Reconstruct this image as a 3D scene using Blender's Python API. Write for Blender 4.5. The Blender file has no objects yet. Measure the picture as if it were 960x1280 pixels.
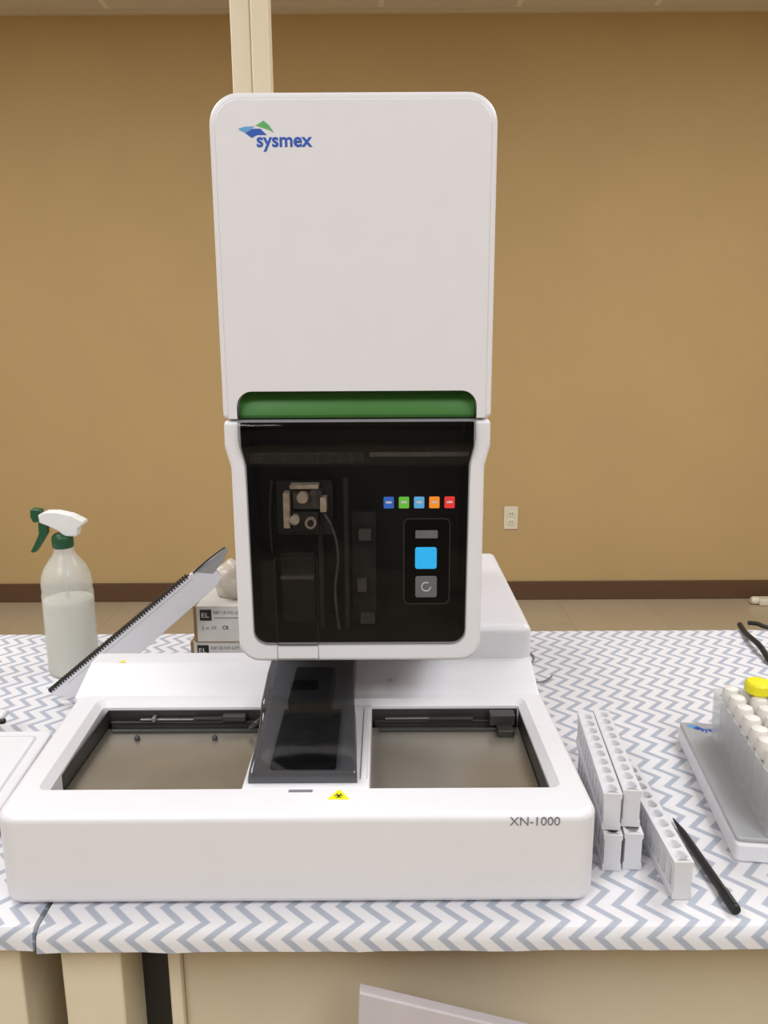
import bpy, math, random, bmesh
from mathutils import Vector, Matrix, noise
random.seed(4)
S=bpy.context.scene
C=S.collection
T=0.75; CAMZ=1.35; PITCH=math.radians(12.5); F=995.0
rad=math.radians
# ---------- measuring helper (960x1280 reference frame) ----------
def W(u,v,Y=None,Z=None):
    x=(u-480)/F; y=-(v-640)/F
    d=Vector((x, math.cos(PITCH)+y*math.sin(PITCH), -math.sin(PITCH)+y*math.cos(PITCH)))
    t=(Y/d.y) if Y is not None else ((Z-CAMZ)/d.z)
    return Vector((0,0,CAMZ))+d*t
# ---------- materials ----------
def s2l(c):
    return tuple(((a/255)/12.92 if a/255<=0.04045 else ((a/255+0.055)/1.055)**2.4) for a in c)+(1,)
def mat(name,rgb,rough=0.5,metal=0.0,var=0.03,scale=30,bump=0.0,coat=0.0,spec=0.5,bscale=None,bdist=.002):
    m=bpy.data.materials.new(name); m.use_nodes=True
    nt=m.node_tree; b=nt.nodes['Principled BSDF']
    c=s2l(rgb)
    tc=nt.nodes.new('ShaderNodeTexCoord'); n=nt.nodes.new('ShaderNodeTexNoise')
    n.inputs['Scale'].default_value=scale; n.inputs['Detail'].default_value=4
    nt.links.new(tc.outputs['Object'],n.inputs['Vector'])
    r=nt.nodes.new('ShaderNodeValToRGB')
    r.color_ramp.elements[0].position=0.3; r.color_ramp.elements[1].position=0.7
    r.color_ramp.elements[0].color=tuple(max(0,k*(1-var)) for k in c[:3])+(1,)
    r.color_ramp.elements[1].color=tuple(min(1,k*(1+var)) for k in c[:3])+(1,)
    nt.links.new(n.outputs['Fac'],r.inputs['Fac']); nt.links.new(r.outputs['Color'],b.inputs['Base Color'])
    b.inputs['Roughness'].default_value=rough; b.inputs['Metallic'].default_value=metal
    b.inputs['Coat Weight'].default_value=coat; b.inputs['Specular IOR Level'].default_value=spec
    if bump:
        n2=nt.nodes.new('ShaderNodeTexNoise'); n2.inputs['Scale'].default_value=bscale or scale*6
        nt.links.new(tc.outputs['Object'],n2.inputs['Vector'])
        bm=nt.nodes.new('ShaderNodeBump'); bm.inputs['Strength'].default_value=bump; bm.inputs['Distance'].default_value=bdist
        nt.links.new(n2.outputs['Fac'],bm.inputs['Height']); nt.links.new(bm.outputs['Normal'],b.inputs['Normal'])
    return m
def smoke(m,thru,tint=(.9,.9,.92,1)):
    nt=m.node_tree; o=nt.nodes['Material Output']; b=nt.nodes['Principled BSDF']
    t=nt.nodes.new('ShaderNodeBsdfTransparent'); t.inputs['Color'].default_value=tint
    x=nt.nodes.new('ShaderNodeMixShader'); x.inputs['Fac'].default_value=thru
    nt.links.new(b.outputs[0],x.inputs[1]); nt.links.new(t.outputs[0],x.inputs[2]); nt.links.new(x.outputs[0],o.inputs['Surface'])
    return m
M_white=mat('white_plastic',(223,222,227),0.38,var=0.01)
M_white2=mat('white_panel',(221,219,224),0.45,var=0.01)
M_black=smoke(mat('smoked_door',(3,3,4),0.05,var=0.1,bump=.6,bscale=9,bdist=.006,spec=.6),.62)
M_visor=smoke(mat('smoked_cover',(8,9,11),0.09,var=0.2,bump=.5,bscale=9,bdist=.004,spec=.8),.30)
M_inner=mat('interior_black',(13,13,13),.5,var=.2,scale=20)
M_dark=mat('dark_plastic',(50,49,48),0.4)
M_ghost=mat('inner_grey',(92,86,78),0.4,var=0.3,scale=60)
M_ghost2=mat('inner_dim',(44,42,40),0.4,var=0.3,scale=60)
M_ghost3=mat('inner_light',(206,186,160),0.4,var=0.3,scale=80)
M_gap=mat('recess_dark_grey',(38,36,33),.4)  # plain dark grey for the rear tray rail and small bracket
M_green=mat('green_plastic',(50,112,34),0.4)
M_steel=mat('brushed_steel',(178,172,160),0.30,metal=0.8,var=0.14,scale=8)
M_steel2=mat('polished_steel',(140,140,138),0.35,metal=0.7)
M_hinge=mat('matte_steel',(160,160,162),0.5,metal=0.3)
M_wall=mat('wall_paint',(200,172,124),0.85,var=0.025,scale=3,bump=0.15,bscale=120)
M_wallf=mat('unseen_wall_grey',(140,138,134),0.85,var=0.03,scale=3)  # neutral grey picked to cut brown reflections and warm bounce
M_base=mat('baseboard_vinyl',(98,72,52),0.5)
M_cream=mat('cream_laminate',(218,206,182),0.5,var=0.02)
M_cream2=mat('cream_pole',(234,222,196),0.5,var=0.01)
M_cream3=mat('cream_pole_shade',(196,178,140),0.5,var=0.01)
M_panel=mat('beige_panel',(200,187,163),0.6,var=0.03,scale=8)
M_lav=mat('grey_board',(196,189,194),0.6,var=0.03)
M_card=mat('cardboard',(150,120,84),0.8,var=0.08)
M_label=mat('white_carton',(206,202,196),0.6,var=0.03)
M_ink=mat('black_ink',(22,22,22),0.5)
M_grayink=mat('grey_ink',(122,122,128),0.5)
M_blue=mat('logo_blue',(38,84,180),0.4)
M_lblue=mat('logo_light_blue',(92,160,214),0.4)
M_lgreen=mat('logo_green',(92,170,96),0.4)
M_rack=mat('rack_plastic',(212,211,215),0.4,var=0.015)
M_capw=mat('offwhite_cap',(224,220,214),0.45,var=0.02)
M_case=mat('case_grey',(168,169,174),0.4,var=0.03,scale=6)
M_edge=mat('case_edge_grey',(132,132,136),0.4)
M_yellow=mat('yellow_plastic',(236,226,30),0.4)
M_outlet=mat('outlet_white',(236,230,214),0.35)
M_sprayw=mat('spray_head_white',(232,232,230),0.35)
M_btn=mat('button_grey',(96,98,102),0.4)
M_lightgrey=mat('light_grey',(196,196,200),0.4)
M_dgreen=mat('dark_green_plastic',(22,80,48),0.4)
def emis(name,rgb,st):
    m=mat(name,rgb,0.35); b=m.node_tree.nodes['Principled BSDF']
    b.inputs['Emission Color'].default_value=s2l(rgb); b.inputs['Emission Strength'].default_value=st
    return m
M_cyan=emis('cyan_button',(36,160,220),0.4)
def trans(name,rgb,mix,rough=0.2):
    m=bpy.data.materials.new(name); m.use_nodes=True; nt=m.node_tree
    b=nt.nodes['Principled BSDF']; o=nt.nodes['Material Output']
    n=nt.nodes.new('ShaderNodeTexNoise'); n.inputs['Scale'].default_value=6
    r=nt.nodes.new('ShaderNodeMapRange'); r.inputs['To Min'].default_value=mix-0.02; r.inputs['To Max'].default_value=mix+0.02
    nt.links.new(n.outputs['Fac'],r.inputs['Value'])
    b.inputs['Base Color'].default_value=s2l(rgb); b.inputs['Roughness'].default_value=rough
    t=nt.nodes.new('ShaderNodeBsdfTransparent'); t.inputs['Color'].default_value=(0.97,0.98,0.97,1)
    x=nt.nodes.new('ShaderNodeMixShader')
    nt.links.new(r.outputs['Result'],x.inputs['Fac']); nt.links.new(t.outputs[0],x.inputs[1]); nt.links.new(b.outputs[0],x.inputs[2]); nt.links.new(x.outputs[0],o.inputs['Surface'])
    return m
M_bottle=trans('translucent_bottle',(228,227,220),0.50,0.25)
M_film=trans('clear_film',(235,235,238),0.28,0.12)
M_vial=trans('translucent_vial',(206,205,206),0.5,0.2)
M_bag=trans('plastic_bag',(216,206,194),0.75,0.3)
def chevron():
    m=bpy.data.materials.new('chevron_cloth'); m.use_nodes=True; nt=m.node_tree; b=nt.nodes['Principled BSDF']
    g=nt.nodes.new('ShaderNodeNewGeometry'); s=nt.nodes.new('ShaderNodeSeparateXYZ'); nt.links.new(g.outputs['Position'],s.inputs[0])
    def mt(op,a,bb=None,c=None):
        n=nt.nodes.new('ShaderNodeMath'); n.operation=op
        for i,k in enumerate((a,bb,c)):
            if k is None: continue
            if isinstance(k,(int,float)): n.inputs[i].default_value=k
            else: nt.links.new(k,n.inputs[i])
        return n.outputs[0]
    v=mt('ADD',s.outputs['Y'],s.outputs['Z'])
    p=mt('PINGPONG',v,0.023)
    q=mt('ADD',s.outputs['X'],p)
    fr=mt('FRACT',mt('DIVIDE',q,0.027))
    tri=mt('PINGPONG',fr,0.5)
    r=nt.nodes.new('ShaderNodeValToRGB'); e=r.color_ramp.elements
    e[0].position=0.15; e[0].color=s2l((164,170,183)); e[1].position=0.23; e[1].color=s2l((217,215,219))
    nt.links.new(tri,r.inputs['Fac']); nt.links.new(r.outputs['Color'],b.inputs['Base Color'])
    b.inputs['Roughness'].default_value=0.6
    n2=nt.nodes.new('ShaderNodeTexNoise'); n2.inputs['Scale'].default_value=14
    bm=nt.nodes.new('ShaderNodeBump'); bm.inputs['Strength'].default_value=0.25; bm.inputs['Distance'].default_value=0.01
    nt.links.new(g.outputs['Position'],n2.inputs['Vector']); nt.links.new(n2.outputs['Fac'],bm.inputs['Height']); nt.links.new(bm.outputs['Normal'],b.inputs['Normal'])
    return m
M_cloth=chevron()
def tiles(name,c1,c2,mortar,size,msize,rough):
    m=bpy.data.materials.new(name); m.use_nodes=True; nt=m.node_tree; b=nt.nodes['Principled BSDF']
    g=nt.nodes.new('ShaderNodeNewGeometry'); k=nt.nodes.new('ShaderNodeTexBrick')
    k.offset=0; k.inputs['Color1'].default_value=s2l(c1); k.inputs['Color2'].default_value=s2l(c2); k.inputs['Mortar'].default_value=s2l(mortar)
    k.inputs['Scale'].default_value=1; k.inputs['Brick Width'].default_value=size; k.inputs['Row Height'].default_value=size; k.inputs['Mortar Size'].default_value=msize
    nt.links.new(g.outputs['Position'],k.inputs['Vector']); nt.links.new(k.outputs['Color'],b.inputs['Base Color']); b.inputs['Roughness'].default_value=rough
    return m
M_floor=tiles('floor_vinyl',(190,176,150),(185,171,146),(176,162,138),0.45,0.003,0.35)
M_ceil=tiles('ceiling_tile',(222,214,200),(218,210,196),(240,236,225),0.61,0.012,0.9)
# ---------- mesh helpers ----------
def link(o,parent=None):
    C.objects.link(o)
    if parent is not None: o.parent=parent
    return o
def finish_mesh(me,sharp=35):
    for p in me.polygons: p.use_smooth=True
    me.set_sharp_from_angle(angle=rad(sharp))
def obj(name,vs,fs,m,parent=None,bevel=0,seg=3,label=None):
    me=bpy.data.meshes.new(name); me.from_pydata([tuple(v) for v in vs],[],fs); me.validate(); me.update()
    bm=bmesh.new(); bm.from_mesh(me); bmesh.ops.recalc_face_normals(bm,faces=bm.faces); bm.to_mesh(me); bm.free()
    me.materials.append(m); finish_mesh(me)
    o=bpy.data.objects.new(name,me); link(o,parent)
    if bevel:
        b=o.modifiers.new('b','BEVEL'); b.width=bevel; b.segments=seg; b.limit_method='ANGLE'; b.angle_limit=rad(35)
        w=o.modifiers.new('w','WEIGHTED_NORMAL'); w.keep_sharp=True
    if label: o['label']=label
    return o
def rnd(pts,r,n=8):
    if isinstance(r,(int,float)): r=[r]*len(pts)
    out=[]; N=len(pts)
    for i in range(N):
        p=Vector(pts[i][:2]); a=Vector(pts[i-1][:2]); b=Vector(pts[(i+1)%N][:2])
        if r[i]<=0: out.append(tuple(p)); continue
        da=(a-p).normalized(); db=(b-p).normalized()
        ang=da.angle(db); d=r[i]/math.tan(ang/2)
        d=min(d,(a-p).length*0.49,(b-p).length*0.49); rr=d*math.tan(ang/2)
        c=p+(da+db).normalized()*(rr/math.sin(ang/2))
        s=p+da*d; e=p+db*d
        v0=s-c; v1=e-c; tot=v0.angle_signed(v1)
        for k in range(n+1):
            t=-tot*k/n
            out.append((c.x+v0.x*math.cos(t)-v0.y*math.sin(t), c.y+v0.x*math.sin(t)+v0.y*math.cos(t)))
    return out
def prism(name,pts,axis,a,b,m,parent=None,bevel=0,seg=3,label=None):
    f={'Y':lambda p,t:(p[0],t,p[1]),'Z':lambda p,t:(p[0],p[1],t),'X':lambda p,t:(t,p[0],p[1])}[axis]
    n=len(pts); vs=[f(p,a) for p in pts]+[f(p,b) for p in pts]
    fs=[list(range(n)),list(range(2*n-1,n-1,-1))]+[[i,(i+1)%n,n+(i+1)%n,n+i] for i in range(n)]
    return obj(name,vs,fs,m,parent,bevel,seg,label)
def box(name,x0,x1,y0,y1,z0,z1,m,parent=None,bevel=0,seg=3,label=None):
    return prism(name,[(x0,y0),(x1,y0),(x1,y1),(x0,y1)],'Z',z0,z1,m,parent,bevel,seg,label)
def rbox(x0,x1,z0,z1,r,n=6): return rnd([(x0,z0),(x1,z0),(x1,z1),(x0,z1)],r,n)
def lathe(name,prof,m,parent=None,c=(0,0,0),n=32,axis='Z',label=None):
    vs=[];fs=[]
    for r,z in prof:
        for k in range(n):
            a=2*math.pi*k/n
            if axis=='Z': vs.append((c[0]+r*math.cos(a),c[1]+r*math.sin(a),c[2]+z))
            elif axis=='Y': vs.append((c[0]+r*math.cos(a),c[1]+z,c[2]+r*math.sin(a)))
            else: vs.append((c[0]+z,c[1]+r*math.cos(a),c[2]+r*math.sin(a)))
    for i in range(len(prof)-1):
        for k in range(n): fs.append([i*n+k,i*n+(k+1)%n,(i+1)*n+(k+1)%n,(i+1)*n+k])
    fs.append(list(range(n))); fs.append([(len(prof)-1)*n+k for k in range(n)])
    return obj(name,vs,fs,m,parent,label=label)
def bake(o):
    dg=bpy.context.evaluated_depsgraph_get(); dg.update()
    me=bpy.data.meshes.new_from_object(o.evaluated_get(dg)); o.modifiers.clear(); o.data=me
def cut(o,cs):
    for md in list(o.modifiers):
        if md.type=='WEIGHTED_NORMAL': o.modifiers.remove(md)
    for c in cs:
        c.parent=o.parent
        b=o.modifiers.new('c','BOOLEAN'); b.operation='DIFFERENCE'; b.solver='EXACT'; b.object=c
    bpy.context.view_layer.update()
    bake(o)
    for c in cs: bpy.data.objects.remove(c)
    finish_mesh(o.data,30)
    w=o.modifiers.new('w','WEIGHTED_NORMAL'); w.keep_sharp=True
def tube(name,pts,r,m,parent=None,label=None):
    cu=bpy.data.curves.new(name,'CURVE'); cu.dimensions='3D'; cu.bevel_depth=r; cu.bevel_resolution=3; cu.use_fill_caps=True
    sp=cu.splines.new('NURBS'); sp.points.add(len(pts)-1)
    for i,p in enumerate(pts): sp.points[i].co=(p[0],p[1],p[2],1)
    sp.use_endpoint_u=True; sp.order_u=3
    o=bpy.data.objects.new(name,cu); C.objects.link(o); dg=bpy.context.evaluated_depsgraph_get()
    me=bpy.data.meshes.new_from_object(o.evaluated_get(dg)); bpy.data.objects.remove(o)
    me.materials.append(m) if not me.materials else None
    for p in me.polygons: p.use_smooth=True
    o=bpy.data.objects.new(name,me); link(o,parent)
    if label: o['label']=label
    return o
def text(name,body,size,loc,rot,m,parent=None,bold=0.0,width=None,ext=0.0002):
    cu=bpy.data.curves.new(name,'FONT'); cu.body=body; cu.size=size; cu.extrude=ext; cu.offset=bold
    o=bpy.data.objects.new(name,cu); C.objects.link(o); dg=bpy.context.evaluated_depsgraph_get()
    me=bpy.data.meshes.new_from_object(o.evaluated_get(dg)); bpy.data.objects.remove(o)
    xs=[v.co.x for v in me.vertices]; w=max(xs)-min(xs); x0=min(xs)
    sc=(width/w) if width else 1
    for v in me.vertices: v.co.x=(v.co.x-x0)*sc
    me.materials.clear(); me.materials.append(m)
    R=Matrix.Translation(loc)@rot.to_4x4(); me.transform(R)
    o=bpy.data.objects.new(name,me); link(o,parent); return o
RF=Matrix.Rotation(rad(90),3,'X')
def thing(name,loc,label,cat,group=None):
    e=bpy.data.objects.new(name,None); e.empty_display_size=0.05; C.objects.link(e); e.location=loc
    e['label']=label; e['category']=cat
    if group: e['group']=group
    return e
def adopt(e):
    bpy.context.view_layer.update()
    inv=Matrix.Translation(-Vector(e.location))
    for o in list(C.objects):
        if o.parent==e: o.data.transform(inv) if o.type=='MESH' else None
def tag(o,label,cat,group=None):
    o['label']=label; o['category']=cat
    if group: o['group']=group
def struct(o): o['kind']='structure'; return o
# ---------- room ----------
D=3.965; H=2.777
struct(box('floor',-3.2,3.2,-3,D+.1,-.1,0,M_floor))
struct(box('ceiling',-3.2,3.2,-3,D+.1,H,H+.1,M_ceil))
struct(box('wall_back',-3.2,3.2,D,D+.1,0,H,M_wall))
struct(box('wall_front_unseen',-3.2,3.2,-3.1,-3,0,H,M_wallf))  # unseen wall behind the camera, added to darken reflections in the black door
struct(box('wall_left',-3.3,-3.2,-3,D+.1,0,H,M_wall))
struct(box('wall_right',3.2,3.3,-3,D+.1,0,H,M_wall))
struct(box('baseboard_back',-3.2,3.2,D-.012,D,0,.1,M_base,bevel=.003))
struct(box('trim_1',-3.2,3.2,D-.02,D,H-.02,H,M_cream))
# outlet
p=W(638.5,648,Y=D)
e=thing('wall_outlet',(p.x,D,p.z),'white duplex electrical outlet plate on the tan wall','outlet')
prism('outlet_plate',rbox(-.036,.036,-.059,.059,.005),'Y',-.006,0,M_outlet,e,bevel=.002)
for dz in(.021,-.021):
    prism('socket',rbox(-.017,.017,dz-.014,dz+.014,.008),'Y',-.009,-.005,M_outlet,e,bevel=.001)
    for dx in(-.006,.006): box('slot',dx-.0012,dx+.0012,-.0096,-.0088,dz-.003,dz+.007,M_ink,e)
# pole
e=thing('power_pole',(0,0,0),'tall cream utility pole running from floor to ceiling','pole')
prism('pole_body',[(-.300,1.75),(-.262,1.75),(-.262,1.81),(-.300,1.81)],'Z',0,H,M_cream2,e,bevel=.002)
prism('pole_cover',[(-.259,1.745),(-.224,1.745),(-.224,1.80),(-.259,1.80)],'Z',0,H,M_cream2,e,bevel=.003)
box('pole_seam_shade',-.2625,-.2585,1.752,1.80,0,H,M_cream3,e)  # darker cream strip painted as the shadow line between the pole parts
# ---------- desks ----------
HB=.0225
def cloth(name,x0,x1,y0,y1,label):
    vs=[];fs=[]
    prof=[(y0-.001,T-HB-.001),(y0-.0012,T-.014),(y0+.000,T-.006),(y0+.005,T-.001),(y0+.012,T)]+[(y0+.012+(y1-y0-.024)*i/12,T) for i in range(1,12)]+[(y1-.012,T),(y1-.005,T-.001),(y1,T-.006),(y1+.001,T-HB-.001)]
    nx=60; n=len(prof)
    for i in range(nx+1):
        x=x0+(x1-x0)*i/nx
        for j,(y,z) in enumerate(prof):
            w=.0005*math.sin(x*37)+.0003*math.sin(x*91)
            yy=y; zz=z
            if j<2: yy=y-abs(w)*(2-j); zz=z+w
            vs.append((x,yy,zz))
    for i in range(nx):
        for j in range(n-1): fs.append([i*n+j,(i+1)*n+j,(i+1)*n+j+1,i*n+j+1])
    for i,x in((0,x0-.001),(nx,x1+.001)):
        st=len(vs)
        for j,(y,z) in enumerate(prof): vs.append((x,y,T-HB-.001))
        for j in range(n-1): fs.append([i*n+j,i*n+j+1,st+j+1,st+j])
    o=obj(name,vs,fs,M_cloth)
    tag(o,label,'tablecloth'); return o
cloth('tablecloth',-.362,1.30,.709,1.565,'white tablecloth with grey-blue chevron zigzags under the analyzer')
cloth('tablecloth',-1.9,-.368,.713,1.56,'white and grey chevron tablecloth under the spray bottle')
ZL=T-HB+.0005
e=thing('desk',(0,0,0),'cream laminate desk with beige front panel carrying the analyzer','desk')
box('tabletop',-.358,1.296,.714,1.560,ZL,T-.002,M_cream,e)
box('leg',-.352,-.287,.735,1.54,0,ZL,M_cream,e,bevel=.003)
box('side_rail',-.246,-.232,.765,.80,0,ZL,M_cream,e,bevel=.002)
box('front_panel',-.232,1.22,.775,.795,0,ZL,M_panel,e,bevel=.002)
box('leg',1.22,1.28,.735,1.54,0,ZL,M_cream,e,bevel=.003)
box('gap_shade',-.287,-.246,.80,.84,0,ZL,M_ink,e,label='black strip painted as the shade in the gap')  # black box standing in for the darkness of the gap beside the leg
e=thing('desk',(0,0,0),'cream laminate desk carrying the spray bottle and a white case','desk')
box('tabletop',-1.896,-.372,.718,1.555,ZL,T-.002,M_cream,e)
box('leg',-.46,-.398,.74,1.54,0,ZL,M_cream,e,bevel=.003)
box('leg',-1.88,-1.82,.74,1.54,0,ZL,M_cream,e,bevel=.003)
box('front_panel',-1.82,-.46,.775,.79,0,ZL,M_panel,e)
# board under desk
a=W(446,1234,Y=.70); b=W(660,1282,Y=.70)
o=prism('foam_board',[(a.x-.03,.02),(b.x+.05,.0),(b.x+.02,b.z-.01),(a.x,a.z)],'Y',.0,.014,M_lav,bevel=.002)
o.location=(0,.693,0)
tag(o,'pale grey rigid board standing on the floor against the desk','board')
# ---------- analyzer ----------
AN=thing('laboratory_analyzer',(-.09,1.13,T),'white benchtop blood analyzer with smoked black door and sample tray base','laboratory analyzer')
K=AN
cx=-.031
# base
foot=rnd([(-.413,.7445),(.2255,.7445),(.218,1.13),(-.437,1.13)],[.024,.024,.012,.012],8)
base=prism('base_housing',foot,'Z',T+.003,T+.1095,M_white,K,bevel=.009,seg=5)
def loop(x0f,x1f,x0b,x1b,y0,y1,r): return rnd([(x0f,y0),(x1f,y0),(x1b,y1),(x0b,y1)],r,6)
lo=[loop(-.378,.186,-.388,.183,.804,1.012,.006),loop(-.378,.186,-.388,.183,.804,1.012,.006),loop(-.394,.203,-.405,.199,.790,1.026,.014)]
zs=[T+.062,T+.1015,T+.1155]
n=len(lo[0]); vs=[(p[0],p[1],zs[i]) for i,l in enumerate(lo) for p in l]
fs=[list(range(n)),list(range(2*n,3*n))]+[[i*n+k,i*n+(k+1)%n,(i+1)*n+(k+1)%n,(i+1)*n+k] for i in range(2) for k in range(n)]
cut(base,[obj('cutter',vs,fs,M_white)])
for fx,fy in((-.36,.79),(.18,.79),(-.36,1.08),(.18,1.08)): lathe('foot',[(.012,0),(.014,.003),(.014,.008)],M_dark,K,(fx,fy,T))
prism('rear_cover',[(1.029,T+.100),(1.029,T+.1085),(1.095,T+.130),(1.10,T+.1315),(1.135,T+.1315),(1.135,T+.02),(1.125,T+.02),(1.125,T+.100)],'X',-.434,.2165,M_white,K,bevel=.003)
box('rear_body',-.19,.2175,1.106,1.515,T+.004,T+.182,M_white,K,bevel=.012,seg=5)
box('tower_neck',-.165,.105,1.12,1.47,T+.18,T+.215,M_lightgrey,K)
def liner(name,x0,x1,y0,y1,z0,z1,t=.0015):
    o_=[(x0,y0),(x1,y0),(x1,y1),(x0,y1)]; i_=[(x0+t,y0+t),(x1-t,y0+t),(x1-t,y1-t),(x0+t,y1-t)]
    vs=[(p[0],p[1],z) for z in(z0,z1) for l in(o_,i_) for p in l]; fs=[]
    for k in range(4):
        j=(k+1)%4
        fs+= [[k,j,8+j,8+k],[4+k,4+j,12+j,12+k],[8+k,8+j,12+j,12+k],[k,j,4+j,4+k]]
    return obj(name,vs,fs,M_dark,K)
def well(x0,x1):
    liner('well_frame',x0,x1,.8045,1.0115,T+.063,T+.098)
    box('tray_plate',x0+.002,x1-.002,.808,1.000,T+.073,T+.0765,M_steel,K,bevel=.001,label='brushed steel tray floor')
    box('rail',x0+.012,x1-.012,.986,.991,T+.0765,T+.081,M_dark,K,bevel=.001)
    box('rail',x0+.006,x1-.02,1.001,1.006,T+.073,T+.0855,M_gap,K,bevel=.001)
well(-.3815,-.156); well(-.020,.1845)
# irregular rails and brackets
box('guide_bar',-.335,-.250,1.0015,1.0065,T+.0870,T+.0890,M_steel2,K,bevel=.0006)
box('guide_bar',-.262,-.205,1.000,1.0045,T+.0880,T+.0915,M_dark,K,bevel=.0006)
box('bracket',-.318,-.313,.998,1.008,T+.086,T+.093,M_steel2,K,bevel=.0008)
box('bracket',-.222,-.190,.998,1.009,T+.086,T+.095,M_dark,K,bevel=.0015)
box('guide_bar',.000,.085,1.0015,1.0065,T+.0870,T+.0885,M_steel2,K,bevel=.0006)
box('guide_bar',.060,.120,.999,1.0035,T+.0865,T+.0900,M_dark,K,bevel=.0006)
box('bracket',.142,.176,.990,1.008,T+.082,T+.0985,M_dark,K,bevel=.002,label='raised dark corner bracket')
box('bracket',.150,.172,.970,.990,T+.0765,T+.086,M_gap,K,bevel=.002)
for u in(170,267):
    q=W(u,922,Z=T+.078); lathe('post',[(.0035,0),(.0035,.004),(.002,.006)],M_dark,K,(q.x,q.y,T+.0765),16); lathe('pin',[(.0018,0),(.0018,.002)],M_ghost,K,(q.x,q.y,T+.082),10)
tube('lever',[(-.182,.985,T+.086),(-.174,.975,T+.094),(-.167,.985,T+.098),(-.162,.998,T+.092)],.003,M_dark,K)
box('center_platform',-.162,-.018,.805,1.014,T+.062,T+.1035,M_white,K,bevel=.002)
box('divider',-.0285,-.0215,.825,1.0,T+.100,T+.106,M_white2,K,bevel=.001)
# smoked sampler cover: a single curved shell, slight flare, soft step
def shell(name,sec,r_,m,zb=.1037,label=None):
    vs=[];fs=[];n=12
    for y,z,h,cxx in sec:
        A=[rad(d) for d in(0,22,45,68,90)]
        ring_=[(-h,zb)]+[(-h+r_-r_*math.cos(a),z-r_+r_*math.sin(a)) for a in A]+[(h-r_+r_*math.sin(a),z-r_+r_*math.cos(a)) for a in A]+[(h,zb)]
        vs+=[(cxx+p[0],y,T+p[1]) for p in ring_]
    for i in range(len(sec)-1):
        for k in range(n-1): fs.append([i*n+k,i*n+(k+1)%n,(i+1)*n+(k+1)%n,(i+1)*n+k])
    fs+=[list(range(n)),[(len(sec)-1)*n+k for k in range(n)]]
    return obj(name,vs,fs,m,K,label=label)
shell('sampler_cover',[(.8165,.1095,.0620,-.094),(.8168,.1125,.0620,-.094),(.8185,.1160,.0620,-.094),(.824,.1185,.0619,-.0942),(.84,.1215,.0616,-.0945),(.87,.1265,.0610,-.095),(.90,.1320,.0604,-.096),(.918,.1360,.0600,-.0965),(.924,.1390,.0598,-.097),(.928,.1440,.0596,-.0975),(.933,.1480,.0595,-.098),(.942,.1500,.0594,-.0983),(.96,.1530,.0590,-.099),(.985,.1570,.0588,-.0995),(1.0,.1595,.0586,-.100),(1.015,.1610,.0585,-.100),(1.04,.1620,.0585,-.100),(1.10,.1620,.0585,-.100)],.0055,M_visor,label='glossy smoked curved cover over the sampling point')
# dark mechanism under the smoked cover
box('sampler_mechanism',-.135,-.058,.845,.985,T+.1036,T+.112,M_inner,K,bevel=.002)
box('sampler_mechanism',-.125,-.070,.945,1.05,T+.112,T+.145,M_ghost2,K,bevel=.004)
lathe('sampler_mechanism',[(.012,0),(.012,.006),(.007,.008)],M_ghost2,K,(-.097,.90,T+.112),24)
box('slot_mark',*[W(362,980,Z=T+.105).x,W(391,980,Z=T+.105).x],.789,.793,T+.1085,T+.1104,M_grayink,K)
q=W(422,990,Z=T+.11)
tri=[(q.x-.0125,.7745),(q.x+.0125,.7745),(q.x,.7945)]
prism('warning_label',rnd(tri,.0012,3),'Z',T+.1095,T+.1100,M_yellow,K,label='yellow warning triangle with black biohazard symbol')
bc=(q.x,.7810)
def circ(name,x,y,r,th,a0=0,a1=360):
    pts=[(x+r*math.cos(rad(a0+(a1-a0)*k/16)),y+r*math.sin(rad(a0+(a1-a0)*k/16)),T+.1101) for k in range(17)]
    return tube(name,pts,th,M_ink,K)
for a in(90,210,330): circ('biohazard_symbol',bc[0]+.0024*math.cos(rad(a)),bc[1]+.0024*math.sin(rad(a)),.0023,.0005,a+35,a+325)
circ('biohazard_symbol',bc[0],bc[1],.0017,.00035)
q=W(147,834,Z=T+.13); prism('warning_label',[(q.x-.005,1.098),(q.x+.005,1.098),(q.x,1.108)],'Z',T+.1315,T+.1319,M_yellow,K)
q=W(486,849,Z=T+.12); lathe('screw',[(.003,0),(.003,.001)],M_lightgrey,K,(q.x,1.06,T+.1185),12)
q=W(635,1033,Y=.744)
text('model_lettering','XN-1000',.0145,(q.x,.7443,q.z),RF,M_grayink,K,width=W(698,1032,Y=.744).x-q.x,bold=0)
# tower upper
z_s=1.2545
def tower_out(hw,zt,zb,r): return rnd([(cx-hw,zb),(cx+hw,zb),(cx+hw,zt),(cx-hw,zt)],[0,0,r,r],12)
NW=.1395
def notch(nm): return prism(nm,rnd([(cx-NW,1.20),(cx+NW,1.20),(cx+NW,1.2875),(cx-NW,1.2875)],[0,0,.018,.018],8),'Y',.90,.962,M_white)
up=prism('upper_housing',tower_out(.1570,1.6065,z_s+.0008,.033),'Y',.932,1.40,M_white,K,bevel=.006,seg=5)
cut(up,[notch('cutter')])
fp=prism('upper_front_panel',tower_out(.1500,1.5985,z_s+.0008,.026),'Y',.9295,.940,M_white2,K,bevel=.0016,seg=3)
cut(fp,[notch('cutter')])
gp=[(.9615,1.2875),(.955,1.286),(.948,1.281),(.943,1.272),(.940,1.2555),(.9615,1.2555)]
prism('green_recess',gp,'X',cx-NW+.0008,cx+NW-.0008,M_green,K,bevel=.001,label='green recessed strip above the black door')
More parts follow.
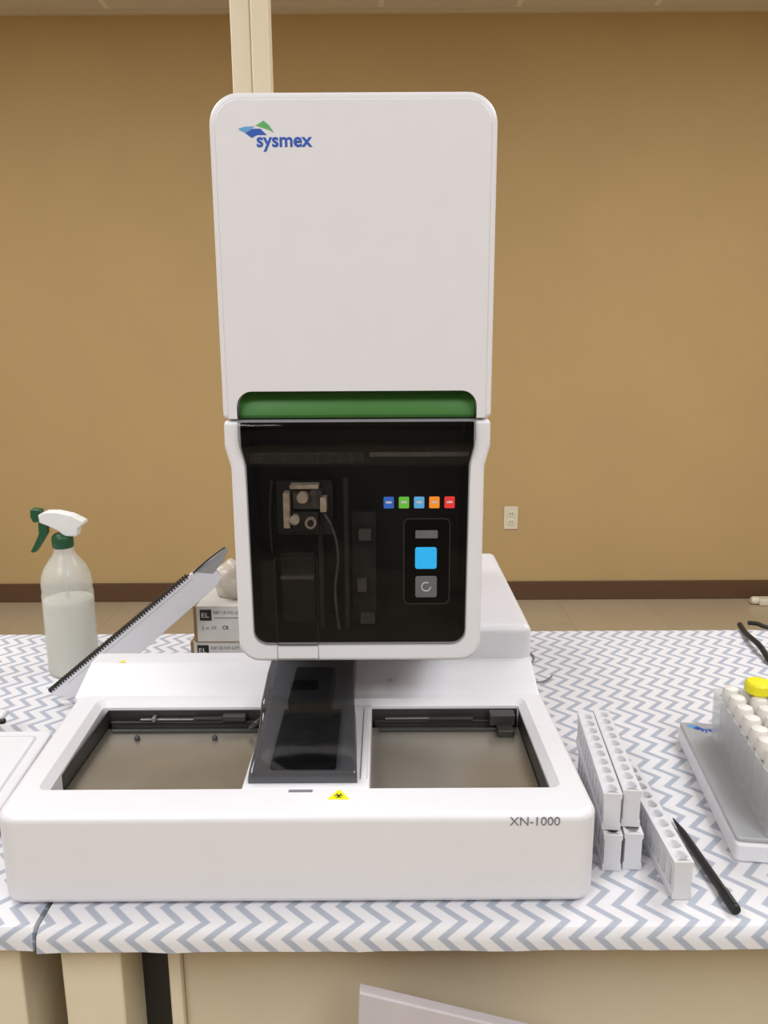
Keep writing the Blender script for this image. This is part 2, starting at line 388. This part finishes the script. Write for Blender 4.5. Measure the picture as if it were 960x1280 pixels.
# tower lower with a real cavity behind the smoked door
lowo=rnd([(cx-.1505,.952),(cx+.1505,.952),(cx+.1505,1.197),(cx+.1570,1.222),(cx+.1570,z_s-.0008),(cx-.1570,z_s-.0008),(cx-.1570,1.222),(cx-.1505,1.197)],[.026,.026,.02,.02,0,0,.02,.02],10)
lh=prism('lower_housing',lowo,'Y',.932,1.40,M_white,K,bevel=.006,seg=5)
def dooro(i): return rnd([(cx-.1315+i,.9755+i),(cx+.1315-i,.9755+i),(cx+.133-i,1.200),(cx+.1385-i,1.222),(cx+.1385-i,1.2525-i),(cx-.1385+i,1.2525-i),(cx-.1385+i,1.222),(cx-.133+i,1.200)],[.018-i,.018-i,.02,.02,.002,.002,.02,.02],8)
cut(lh,[prism('cutter',dooro(.0012),'Y',.90,1.035,M_white)])
A=dooro(.0016); n=len(A)
obj('cavity_liner',[(p[0],.9342,p[1]) for p in A]+[(p[0],1.033,p[1]) for p in A],[[k,(k+1)%n,n+(k+1)%n,n+k] for k in range(n)]+[list(range(n,2*n))],M_inner,K)
Y0=.9300
vs=[];fs=[]
A0=[(.9755,.1135),(.9762,.1195),(.9785,.1240),(.9815,.1275),(.9855,.1300),(.990,.1312),(.995,.1315)]
dp=[(z,h,Y0) for z,h in A0]+[(1.05,.1318,Y0),(1.12,.1324,Y0),(1.18,.1329,Y0),(1.198,.1336,Y0),(1.206,.1345,Y0-.0006),(1.211,.1355,Y0-.0022),(1.217,.1370,Y0-.0036),(1.224,.1381,Y0-.0047),(1.232,.139,Y0-.0052),(1.240,.139,Y0-.0050),(1.247,.139,Y0-.0038),(1.253,.139,Y0-.0016),(1.257,.139,Y0+.0012),(1.2595,.139,Y0+.004)]
for z,h,y in dp: vs+=[(cx-h,.9340,z),(cx-h,y+.001,z),(cx-h+.001,y,z),(cx+h-.001,y,z),(cx+h,y+.001,z),(cx+h,.9340,z)]
for i in range(len(dp)-1):
    for k in range(5): fs.append([i*6+k,i*6+(k+1)%6,(i+1)*6+(k+1)%6,(i+1)*6+k])
fs+=[list(range(6)),[(len(dp)-1)*6+k for k in range(6)]]
obj('smoked_door',vs,fs,M_black,K,label='glossy smoked black front door')
def g(u,v,Y=Y0): 
    p=W(u,v,Y=Y); return p.x,p.z
def plate(name,u0,v0,u1,v1,t,m,parent,r=.001,bevel=0,label=None,Yb=None,d=.0005):
    Yb=Yb or Y0
    x0,z1=g(u0,v0,Yb); x1,z0=g(u1,v1,Yb)
    xa,_=g(u0,(v0+v1)/2,Yb); xb,_=g(u1,(v0+v1)/2,Yb)
    return prism(name,rbox(xa,xb,z0,z1,r,4),'Y',Yb-t,Yb+d,m,parent,bevel=bevel,label=label)
# mechanism standing in the cavity behind the door
def mech(u0,v0,u1,v1,y,dep,m,r=.001): return plate('sampling_mechanism',u0,v0,u1,v1,0,m,K,r,.0006,Yb=y,d=dep)
mech(346,600,416,668,.985,.04,M_ghost2,.003)
mech(366,612,402,636,.968,.02,M_ghost,.003)
mech(356,640,398,664,.965,.02,M_ghost2,.003)
mech(354,616,362,660,.958,.02,M_ghost3)
mech(400,622,408,640,.962,.02,M_ghost3)
mech(362,606,398,611,.960,.02,M_ghost3)
mech(398,600,404,800,.99,.02,M_ghost2)
mech(430,596,436,790,.975,.02,M_ghost2)
mech(440,640,470,790,1.0,.02,M_ghost2)
mech(448,662,464,676,.99,.01,M_ghost); mech(446,724,458,740,.99,.01,M_ghost); mech(450,768,468,780,.985,.01,M_ghost)
mech(320,700,344,800,1.0,.02,M_ghost2); mech(350,720,392,724,.98,.01,M_ghost); mech(352,690,394,800,1.01,.015,M_ghost2)
for u,v,r,m,y in((378,622,.007,M_ghost3,.955),(368,650,.006,M_ghost3,.955),(388,654,.007,M_ghost3,.957),(388,654,.004,M_ghost2,.953),(392,616,.004,M_ghost,.957)):
    xx,zz=g(u,v,y); lathe('sampling_mechanism',[(r,0),(r,.02)],m,K,(xx,y,zz),20,'Y')
pp=[W(u,v,Y=y) for u,v,y in((404,640,.97),(418,660,.96),(424,700,.97),(416,740,.98),(424,790,.98))]
tube('sampling_tube',pp,.0018,M_ghost,K,label='thin tube behind the smoked door')
pp=[W(u,v,Y=y) for u,v,y in((340,600,.98),(334,640,.97),(340,690,.98))]
tube('sampling_tube',pp,.0018,M_ghost2,K)
mech(312,566,455,579,.955,.01,M_ghost2); mech(462,566,588,571,.955,.01,M_ghost)
for k in range(9): mech(330+k*14,567,338+k*14,577,.952,.003,M_inner,.0004)
def ring(name,u0,v0,u1,v1,th,r,m,t=.001):
    x0,z1=g((u0),v0); _,z0=g(u1,v1); xa,_=g(u0,(v0+v1)/2); xb,_=g(u1,(v0+v1)/2)
    A=rbox(xa,xb,z0,z1,r,6); B=rbox(xa+th,xb-th,z0+th,z1-th,max(r-th,.0005),6); n=len(A)
    vs=[(p[0],y,p[1]) for y in(Y0-t,Y0+.0005) for l in(A,B) for p in l]; fs=[]
    for k in range(n):
        j=(k+1)%n
        fs+=[[k,j,n+j,n+k],[k,j,2*n+j,2*n+k],[n+k,n+j,3*n+j,3*n+k],[2*n+k,2*n+j,3*n+j,3*n+k]]
    return obj(name,vs,fs,m,K)
M_line=mat('etched_line',(24,24,24),.3)
ring('door_outline',344,697,397,806,.0007,.003,M_line,.0003)
plate('control_plate',505,649,561,754,.0007,mat('control_black',(2,2,2),.25,spec=.2),K,.007)
ring('control_bezel',504,648,562,755,.0011,.007,mat('bezel_grey',(42,41,40),.3),.0012)
for u,col,nm in((486,(44,92,178),'blue'),(505,(92,178,60),'green'),(524,(84,160,210),'light blue'),(543,(238,138,38),'orange'),(562,(222,50,48),'red')):
    m=emis('indicator_'+nm.replace(' ','_'),col,0.2)
    b_=plate('indicator_button',u-6.5,621,u+6.5,635.5,.0012,m,K,.0016,.0005,label=nm+' square indicator with tiny mark')
    plate('indicator_mark',u-3.5,626.5,u+3.5,629,.0014,M_lightgrey,K,.0002)
plate('speaker_button',519,663,547,673,.0014,M_btn,K,.0012,.0004)
plate('start_button',518.5,684,545.5,711,.0022,M_cyan,K,.003,.0008,label='large glowing cyan square button')
plate('stop_button',518.5,720,545.5,746.5,.0022,M_btn,K,.003,.0008,label='grey square button with circular arrow')
cxb,czb=g(532,733)
arc=[]
for k in range(13):
    a=rad(60+k*25); arc.append((cxb+.0055*math.cos(a),Y0-.0024,czb+.0055*math.sin(a)))
tube('arrow_symbol',arc,.0007,M_lightgrey,K)
for u0,v0,u1,v1 in((345.5,808,346.3,824),(396.7,808,397.5,824),(346,823.5,397,824.3)):
    o=plate('hatch_line',u0,v0,u1,v1,-.0019,M_grayink,K,.0001,d=.0026); o.data.transform(Matrix.Translation((0,-.0002,0)))
Yp=.9293
def poly(name,pp,m):
    pts=[(W(u,v,Y=Yp).x,W(u,v,Y=Yp).z) for u,v in pp]
    return prism(name,pts,'Y',Yp-.0001,Yp+.0012,m,K)
poly('emblem',[(300,160),(308,157.5),(321,157),(316,160.5),(309,165),(304,163)],M_lblue)
poly('emblem',[(309,165.5),(318,160),(328,160),(336,168),(324,168),(317,171.5)],M_blue)
poly('emblem',[(322,156),(332,150),(339,156),(345,165),(337,161),(329,158.5)],M_lgreen)
q=W(323.5,182.5,Y=Yp)
text('logo_lettering','sysmex',.0200,(q.x,Yp-.0001,q.z),RF,M_blue,K,bold=.00042,width=W(393,182,Y=Yp).x-q.x)
adopt(K)
# ---------- rear cable ----------
pts=[(.229,1.47,T+.002),(.25,1.48,T+.002),(.292,1.42,T+.003),(.262,1.37,T+.003),(.240,1.33,T+.003),(.275,1.29,T+.003),(.300,1.33,T+.003)]
o=tube('cable',pts,.0015,M_grayink); tag(o,'thin dark wire curling on the chevron cloth beside the analyzer','cable')
# ---------- sample racks ----------
RL,RW,RH=.2,.0215,.0462
prof=[(-RW/2,0),(RW/2,0),(RW/2,RH*.18),(RW/2-.0012,RH*.2),(RW/2-.0012,RH*.84),(RW/2,RH*.88),(RW/2,RH),(-RW/2,RH),(-RW/2,RH*.88),(-RW/2+.0012,RH*.84),(-RW/2+.0012,RH*.2),(-RW/2,RH*.18)]
proto=prism('body',prof,'Y',0,RL,M_rack,bevel=.0006,seg=2)
def multi(fn):
    vs=[];fs=[]
    for k in range(10):
        v,f=fn(.0125+k*.0194); o=len(vs); vs+=v; fs+=[[i+o for i in q] for q in f]
    return obj('cutter',vs,fs,M_dark)
def cylf(y):
    n=20; v=[(.0078*math.cos(2*math.pi*k/n),y+.0078*math.sin(2*math.pi*k/n),z) for z in(.006,RH+.01) for k in range(n)]
    return v,[list(range(n)),list(range(2*n-1,n-1,-1))]+[[k,(k+1)%n,n+(k+1)%n,n+k] for k in range(n)]
def boxf(y):
    v=[(x,yy,z) for z in(.010,.036) for x,yy in((-.03,y-.004),(.03,y-.004),(.03,y+.004),(-.03,y+.004))]
    return v,[[0,1,2,3],[7,6,5,4]]+[[k,(k+1)%4,4+(k+1)%4,4+k] for k in range(4)]
cut(proto,[multi(cylf),multi(boxf)])
rackmesh=proto.data; bpy.data.objects.remove(proto)
def rack(x,y,z,ang,label,group):
    o=bpy.data.objects.new('sample_rack',rackmesh); C.objects.link(o)
    o.modifiers.new('w','WEIGHTED_NORMAL')
    o.location=(x,y,z); o.rotation_euler=(0,0,ang); tag(o,label,'sample rack',group); return o
G='white sample racks on the cloth beside the analyzer'
a5=-math.atan(.018/.2)
rack(.2580,.800,T+.0005,a5,'white ten-hole sample rack under another by the analyzer',G)
rack(.2570,.808,T+.0475,a5,'white ten-hole sample rack stacked on another by the analyzer',G)
rack(.2820,.802,T+.0005,a5,'white ten-hole sample rack at the bottom of the outer stack',G)
rack(.2810,.814,T+.0475,a5*.95,'white ten-hole sample rack on top of the outer stack',G)
rack(.3205,.752,T+.0005,0,'single white ten-hole sample rack lying next to a black pen',G)
# ---------- pen ----------
p1=Vector((.361,.892,T)); p2=Vector((.369,.728,T)); L=(p1-p2).length
o=lathe('pen_body',[(.0052,0),(.0058,.002),(.0058,.028),(.0054,.030),(.0050,.031),(.0046,.10),(.0042,.135),(.0022,.152),(.0008,L)],M_ink,None,(0,0,0),20,'Y')
e=thing('pen',(p2.x,p2.y,T+.0062),'slim black pen lying on the chevron cloth','pen'); e.rotation_euler=(0,0,math.atan2(-(p1-p2).x,(p1-p2).y))
o.parent=e
box('clip',-.0012,.0012,.003,.036,.0052,.0068,M_dark,e,bevel=.0004)
# ---------- flat grey case with capped vials on top ----------
CA=-math.atan2(.035,.269); co=Vector((.405,.815,T))
cs=thing('storage_case',co,'flat white case with grey lid and small blue logo','storage case'); cs.rotation_euler=(0,0,CA)
prism('case_body',rnd([(0,0),(.30,0),(.30,.29),(0,.29)],.006,4),'Z',.0005,.024,M_white,cs,bevel=.003)
prism('case_lid',rnd([(.001,.004),(.299,.004),(.299,.289),(.001,.289)],.006,4),'Z',.024,.030,M_case,cs,bevel=.002)
Rz=Matrix.Identity(3)
text('logo_lettering','sysmex',.017,(.026,.262,.0302),Rz,M_blue,cs,bold=.0004,width=.040)
prism('emblem',[(.008,.276),(.016,.270),(.024,.277),(.014,.282)],'Z',.030,.0304,M_lblue,cs)
prism('emblem',[(.016,.270),(.023,.265),(.029,.271),(.024,.277)],'Z',.030,.0304,M_blue,cs)
R2=Matrix.Rotation(CA,3,'Z')
tr=thing('vial_tray',co+Vector((0,0,.0306)),'clear plastic tray holding rows of capped white vials','tray'); tr.rotation_euler=(0,0,CA)
def openbox(x0,x1,y0,y1,z0,z1,t=.0012):
    O=[(x0,y0),(x1,y0),(x1,y1),(x0,y1)]; I=[(x0+t,y0+t),(x1-t,y0+t),(x1-t,y1-t),(x0+t,y1-t)]
    vs=[(p[0],p[1],z0) for p in O]+[(p[0]-(.002 if p[0]==x0 else 0),p[1],z1) for p in O]+[(p[0]-(.002 if p[0]==x0+t else 0),p[1],z1) for p in I]+[(p[0],p[1],z0+t) for p in I]
    fs=[[0,1,2,3],[12,13,14,15]]
    for k in range(4):
        j=(k+1)%4; fs+=[[k,j,4+j,4+k],[4+k,4+j,8+j,8+k],[8+k,8+j,12+j,12+k]]
    return vs,fs
vs,fs=openbox(.036,.290,.006,.250,0,.074)
obj('tray_wall',vs,fs,M_film,tr)
bprof=[(.010,0),(.0118,.001),(.0118,.052),(.0104,.057),(.0080,.060),(.0080,.064)]
cprof=[(.0104,.060),(.0118,.061),(.0118,.073),(.0114,.0795),(.0095,.0835),(.004,.0855)]
pb=lathe('vial_body',bprof,M_vial,None,(0,0,0),20); pc=lathe('vial_cap',cprof,M_capw,None,(0,0,0),24)
mb,mc=pb.data,pc.data; bpy.data.objects.remove(pb); bpy.data.objects.remove(pc)
for r in range(8):
    for c in range(5):
        l=Vector((.0520+c*.0278+random.uniform(-.001,.001),.022+r*.0294+random.uniform(-.001,.001),.0322)); w=co+R2@l
        e=thing('vial',w,'small translucent vial with rounded white cap in the tray','vial','white-capped vials in the tray')
        for nm,me in(('vial_body',mb),('vial_cap',mc)): link(bpy.data.objects.new(nm,me),e)
w=co+R2@Vector((.082,.2130,.1180))
prof=[(.017,0),(.0185,.002),(.0180,.013),(.0155,.016),(.010,.0165)]
o=lathe('bottle_cap',prof,M_yellow,None,(0,0,0),28); o.location=w
for i,v in enumerate(o.data.vertices):
    if i%2: v.co.x*=.94; v.co.y*=.94
tag(o,'large yellow ridged plastic cap resting on the white vials','cap')
# dark cable on table back
pts=[W(924,783,Z=T+.005),W(929,792,Z=T+.005),W(938,800,Z=T+.012),W(948,808,Z=T+.016),W(956,820,Z=T+.010),W(964,834,Z=T+.005),W(990,842,Z=T+.005)]
o=tube('cable',pts,.0055,M_ink); tag(o,'thick black power cable on the chevron cloth','cable')
pts=[W(934,781,Z=T+.005),W(945,781,Z=T+.008),W(956,787,Z=T+.006),W(978,790,Z=T+.005)]
o=tube('cable',pts,.0045,M_ink); tag(o,'short bend of black power cable on the chevron cloth','cable')
q=W(950,752,Z=0.0)
e=thing('power_strip',(q.x,D-.10,0),'white power strip lying on the floor by the baseboard','power strip')
box('strip_body',-.05,.16,-.03,.03,.0,.035,M_outlet,e,bevel=.008)
lathe('plug',[(.014,-.085),(.020,-.075),(.020,-.052),(.012,-.048)],M_outlet,e,(0,0,.022),16,'X')
# ---------- left: white case ----------
e=thing('storage_case',(-.62,.97,T),'flat white case with grey edge beside the analyzer base','storage case')
prism('case_body',rnd([(-.17,-.11),(.151,-.098),(.133,.118),(-.17,.11)],.012,5),'Z',.0005,.022,M_edge,e,bevel=.003)
prism('case_lid',rnd([(-.17,-.108),(.145,-.094),(.128,.113),(-.17,.108)],.012,5),'Z',.022,.031,M_white,e,bevel=.003)
prism('lid_groove',rnd([(-.16,-.09),(.128,-.078),(.113,.096),(-.16,.09)],.01,5),'Z',.0308,.0315,M_lightgrey,e)
prism('lid_inset',rnd([(-.158,-.087),(.125,-.075),(.110,.093),(-.158,.087)],.009,5),'Z',.0312,.0320,M_white,e)
q=W(4,896,Z=T+.035)
e=thing('handheld_scanner',(q.x-.012,q.y,T+.0322),'small white and black handheld device on the white case','handheld scanner')
box('device_body',-.05,.016,-.010,.012,.004,.014,M_white,e,bevel=.004); box('grip',-.05,.019,-.014,-.006,.0,.008,M_ink,e,bevel=.003)
# ---------- spray bottle ----------
SY=1.375
b0=W(93,838,Y=SY); bx=b0.x; by=SY
e=thing('spray_bottle',(bx,by,T),'translucent white spray bottle with white and green trigger head','spray bottle')
prof=[(.032,.0005),(.0425,.001),(.0445,.005),(.0445,.148),(.0437,.153),(.0430,.156),(.0435,.160),(.0437,.170),(.0415,.184),(.036,.198),(.028,.210),(.0205,.220),(.0170,.228),(.0165,.240)]
lathe('bottle',prof,M_bottle,e,(0,0,0),48)
lathe('liquid',[(.030,.003),(.0430,.004),(.0430,.138)],mat('cloudy_liquid',(220,218,206),.4,var=.01,scale=5),e,(0,0,0),48,label='cloudy white liquid')
lathe('collar',[(.017,.234),(.0185,.237),(.0185,.252),(.016,.257),(.012,.260)],M_dgreen,e,(0,0,0),24,label='dark green screw collar')
def hp(u,v):
    p=W(u+3,v,Y=SY); return (p.x-bx, p.z-T)
body=[hp(*q) for q in[(47,640),(56,636),(70,636),(88,640),(104,648),(105,651),(97,657),(95,667),(80,667),(72,660),(62,655),(49,650)]]
prism('trigger_head',rnd(body,.003,3),'Y',-.011,.011,M_sprayw,e,bevel=.004,seg=3)
noz=[hp(*q) for q in[(37,633),(49,634),(51,649),(41,650),(37,643)]]
prism('nozzle',rnd(noz,.002,3),'Y',-.009,.009,M_dgreen,e,bevel=.002,label='dark green nozzle')
trg=[hp(*q) for q in[(46,649),(57,655),(57,664),(50,676),(43,687),(36,688),(42,676),(47,664)]]
prism('trigger',rnd(trg,.002,3),'Y',-.006,.006,M_dgreen,e,bevel=.002,label='dark green squeeze trigger')
lathe('dip_tube',[(.002,.141),(.002,.235)],M_lightgrey,e,(.0,0,0),10)
# ---------- cartons ----------
def carton(x0,x1,y0,y1,z0,z1,label):
    e=thing('carton',((x0+x1)/2,(y0+y1)/2,z0),label,'box','reagent cartons stacked behind the analyzer')
    hx=(x1-x0)/2;hy=(y1-y0)/2;h=z1-z0
    box('carton_body',-hx,hx,-hy,hy,0.0003,h-.0005,M_card,e,bevel=.001)
    box('carton_sleeve',-hx+.006,hx+.0006,-hy-.0008,hy,.002,h+.0002,M_label,e,bevel=.0008,label='white printed sleeve')
    box('code_patch',-hx+.012,-hx+.032,-hy-.0012,-hy-.0007,h-.026,h-.006,M_ink,e,label='black square code patch')
    text('code_lettering','EL',.012,(-hx+.015,-hy-.0014,h-.020),RF,M_label,e,width=.013)
    text('print_line','REF CE IVD LOT',.007,(-hx+.036,-hy-.001,h-.014),RF,M_grayink,e,width=.05,bold=.0001)
    box('print_rule',-hx+.036,-hx+.08,-hy-.0012,-hy-.0007,h-.022,h-.0205,M_grayink,e)
    text('print_line','2 x 10',.008,(-hx+.014,-hy-.001,h-.042),RF,M_grayink,e,width=.025,bold=.0001)
    text('print_line','CE',.009,(-hx+.050,-hy-.001,h-.042),RF,M_ink,e,bold=.0001)
    return e
carton(-.340,-.20,1.31,1.44,T+.0005,T+.079,'lower cardboard reagent carton with white printed label')
carton(-.331,-.197,1.305,1.43,T+.0795,T+.146,'upper cardboard reagent carton with black code square')
bm=bmesh.new(); bmesh.ops.create_icosphere(bm,subdivisions=4,radius=1)
for v in bm.verts:
    n_=noise.noise(v.co*1.6)*.35+abs(noise.noise(v.co*3))*.12
    v.co*= (0.9+n_); v.co.x*=.036; v.co.y*=.035; v.co.z=max(v.co.z,-.62)*.042
me=bpy.data.meshes.new('plastic_bag'); bm.to_mesh(me); bm.free(); me.materials.append(M_bag); finish_mesh(me,60)
zmin=min(v.co.z for v in me.vertices)
o=bpy.data.objects.new('plastic_bag',me); C.objects.link(o); o.location=(-.268,1.365,T+.147-zmin)
tag(o,'crumpled translucent beige plastic bag on top of the cartons','plastic bag')
# ---------- leaning panel with comb edge ----------
A=W(82,868,Z=T+.0); A=Vector((A.x,1.235,T+.012)); B=W(289,690,Y=1.272)
d=(B-A); L=d.length; ux=d.normalized(); 
e=thing('cover_panel',A,'long white cover panel with black comb edge leaning behind analyzer','cover panel')
uz=Vector((0,0,1))-ux*ux.z; uz=(uz).normalized(); uy=uz.cross(ux)
M=Matrix((ux,uy,uz)).transposed()
e.rotation_euler=M.to_euler()
prism('panel_body',rnd([(.036,-.034),(L*.86,-.026),(L*.90,-.020),(L*.90,.010),(L*.80,.018),(.0,.018),(-.004,.008)],.0015,3),'Y',-.004,.004,M_white,e,bevel=.0012)
prism('panel_groove',[(.03,.008),(L*.80,.008),(L*.80,.0095),(.03,.0095)],'Y',-.0044,-.0038,M_lightgrey,e)
prism('metal_end',[(L*.88,-.006),(L*.95,-.002),(L,.008),(L,.013),(L*.92,.014),(L*.82,.018)],'Y',-.0052,.0035,M_hinge,e,bevel=.001,label='bare metal hinge end')
vs=[];fs=[]
def addb(x0,x1,y0,y1,z0,z1):
    o=len(vs); vs.extend([(x,y,z) for z in(z0,z1) for x,y in((x0,y0),(x1,y0),(x1,y1),(x0,y1))])
    fs.extend([[i+o for i in q] for q in([0,1,2,3],[7,6,5,4],[0,1,5,4],[1,2,6,5],[2,3,7,6],[3,0,4,7])])
addb(-.004,L*.80,-.004,.0,.0170,.0190)
nn=56
for i in range(nn):
    x=-.002+i*L*.8/nn; addb(x,x+L*.8/nn*.5,-.0055,.001,.0145,.0225)
obj('comb_strip',vs,fs,M_dark,e,label='black toothed strip')
tube('hinge_rod',[(L*.82,-.006,.016),(L*.9,-.008,.019),(L*1.0,-.006,.015)],.0015,M_dark,e)
# ---------- lights ----------
def area(loc,sx,sy,p,rot=(0,0,0),col=(.94,.97,1)):
    l=bpy.data.lights.new('ceiling_light','AREA'); l.shape='RECTANGLE'; l.size=sx; l.size_y=sy; l.energy=p; l.color=col
    o=bpy.data.objects.new('ceiling_light',l); C.objects.link(o); o.location=loc; o.rotation_euler=rot
area((-1.1,-.9,H-.03),.9,1.5,49); area((1.1,-.9,H-.03),.9,1.5,49)
area((-1.6,1.7,H-.03),.9,1.4,42); area((1.6,1.7,H-.03),.9,1.4,42)
w=bpy.data.worlds.new('World'); S.world=w; w.use_nodes=True
bg=w.node_tree.nodes['Background']; bg.inputs[0].default_value=(1,.97,.94,1); bg.inputs[1].default_value=.5
# ---------- camera ----------
cam=bpy.data.cameras.new('camera'); cam.sensor_fit='VERTICAL'; cam.sensor_height=36; cam.sensor_width=27; cam.lens=F/1280*36; cam.clip_start=.02
co_=bpy.data.objects.new('camera',cam); C.objects.link(co_)
co_.matrix_world=Matrix.Translation((0,0,CAMZ))@Matrix.Rotation(rad(90)-PITCH,4,'X')@Matrix.Rotation(rad(-.3),4,'Z')
S.camera=co_
S.view_settings.view_transform='Standard'
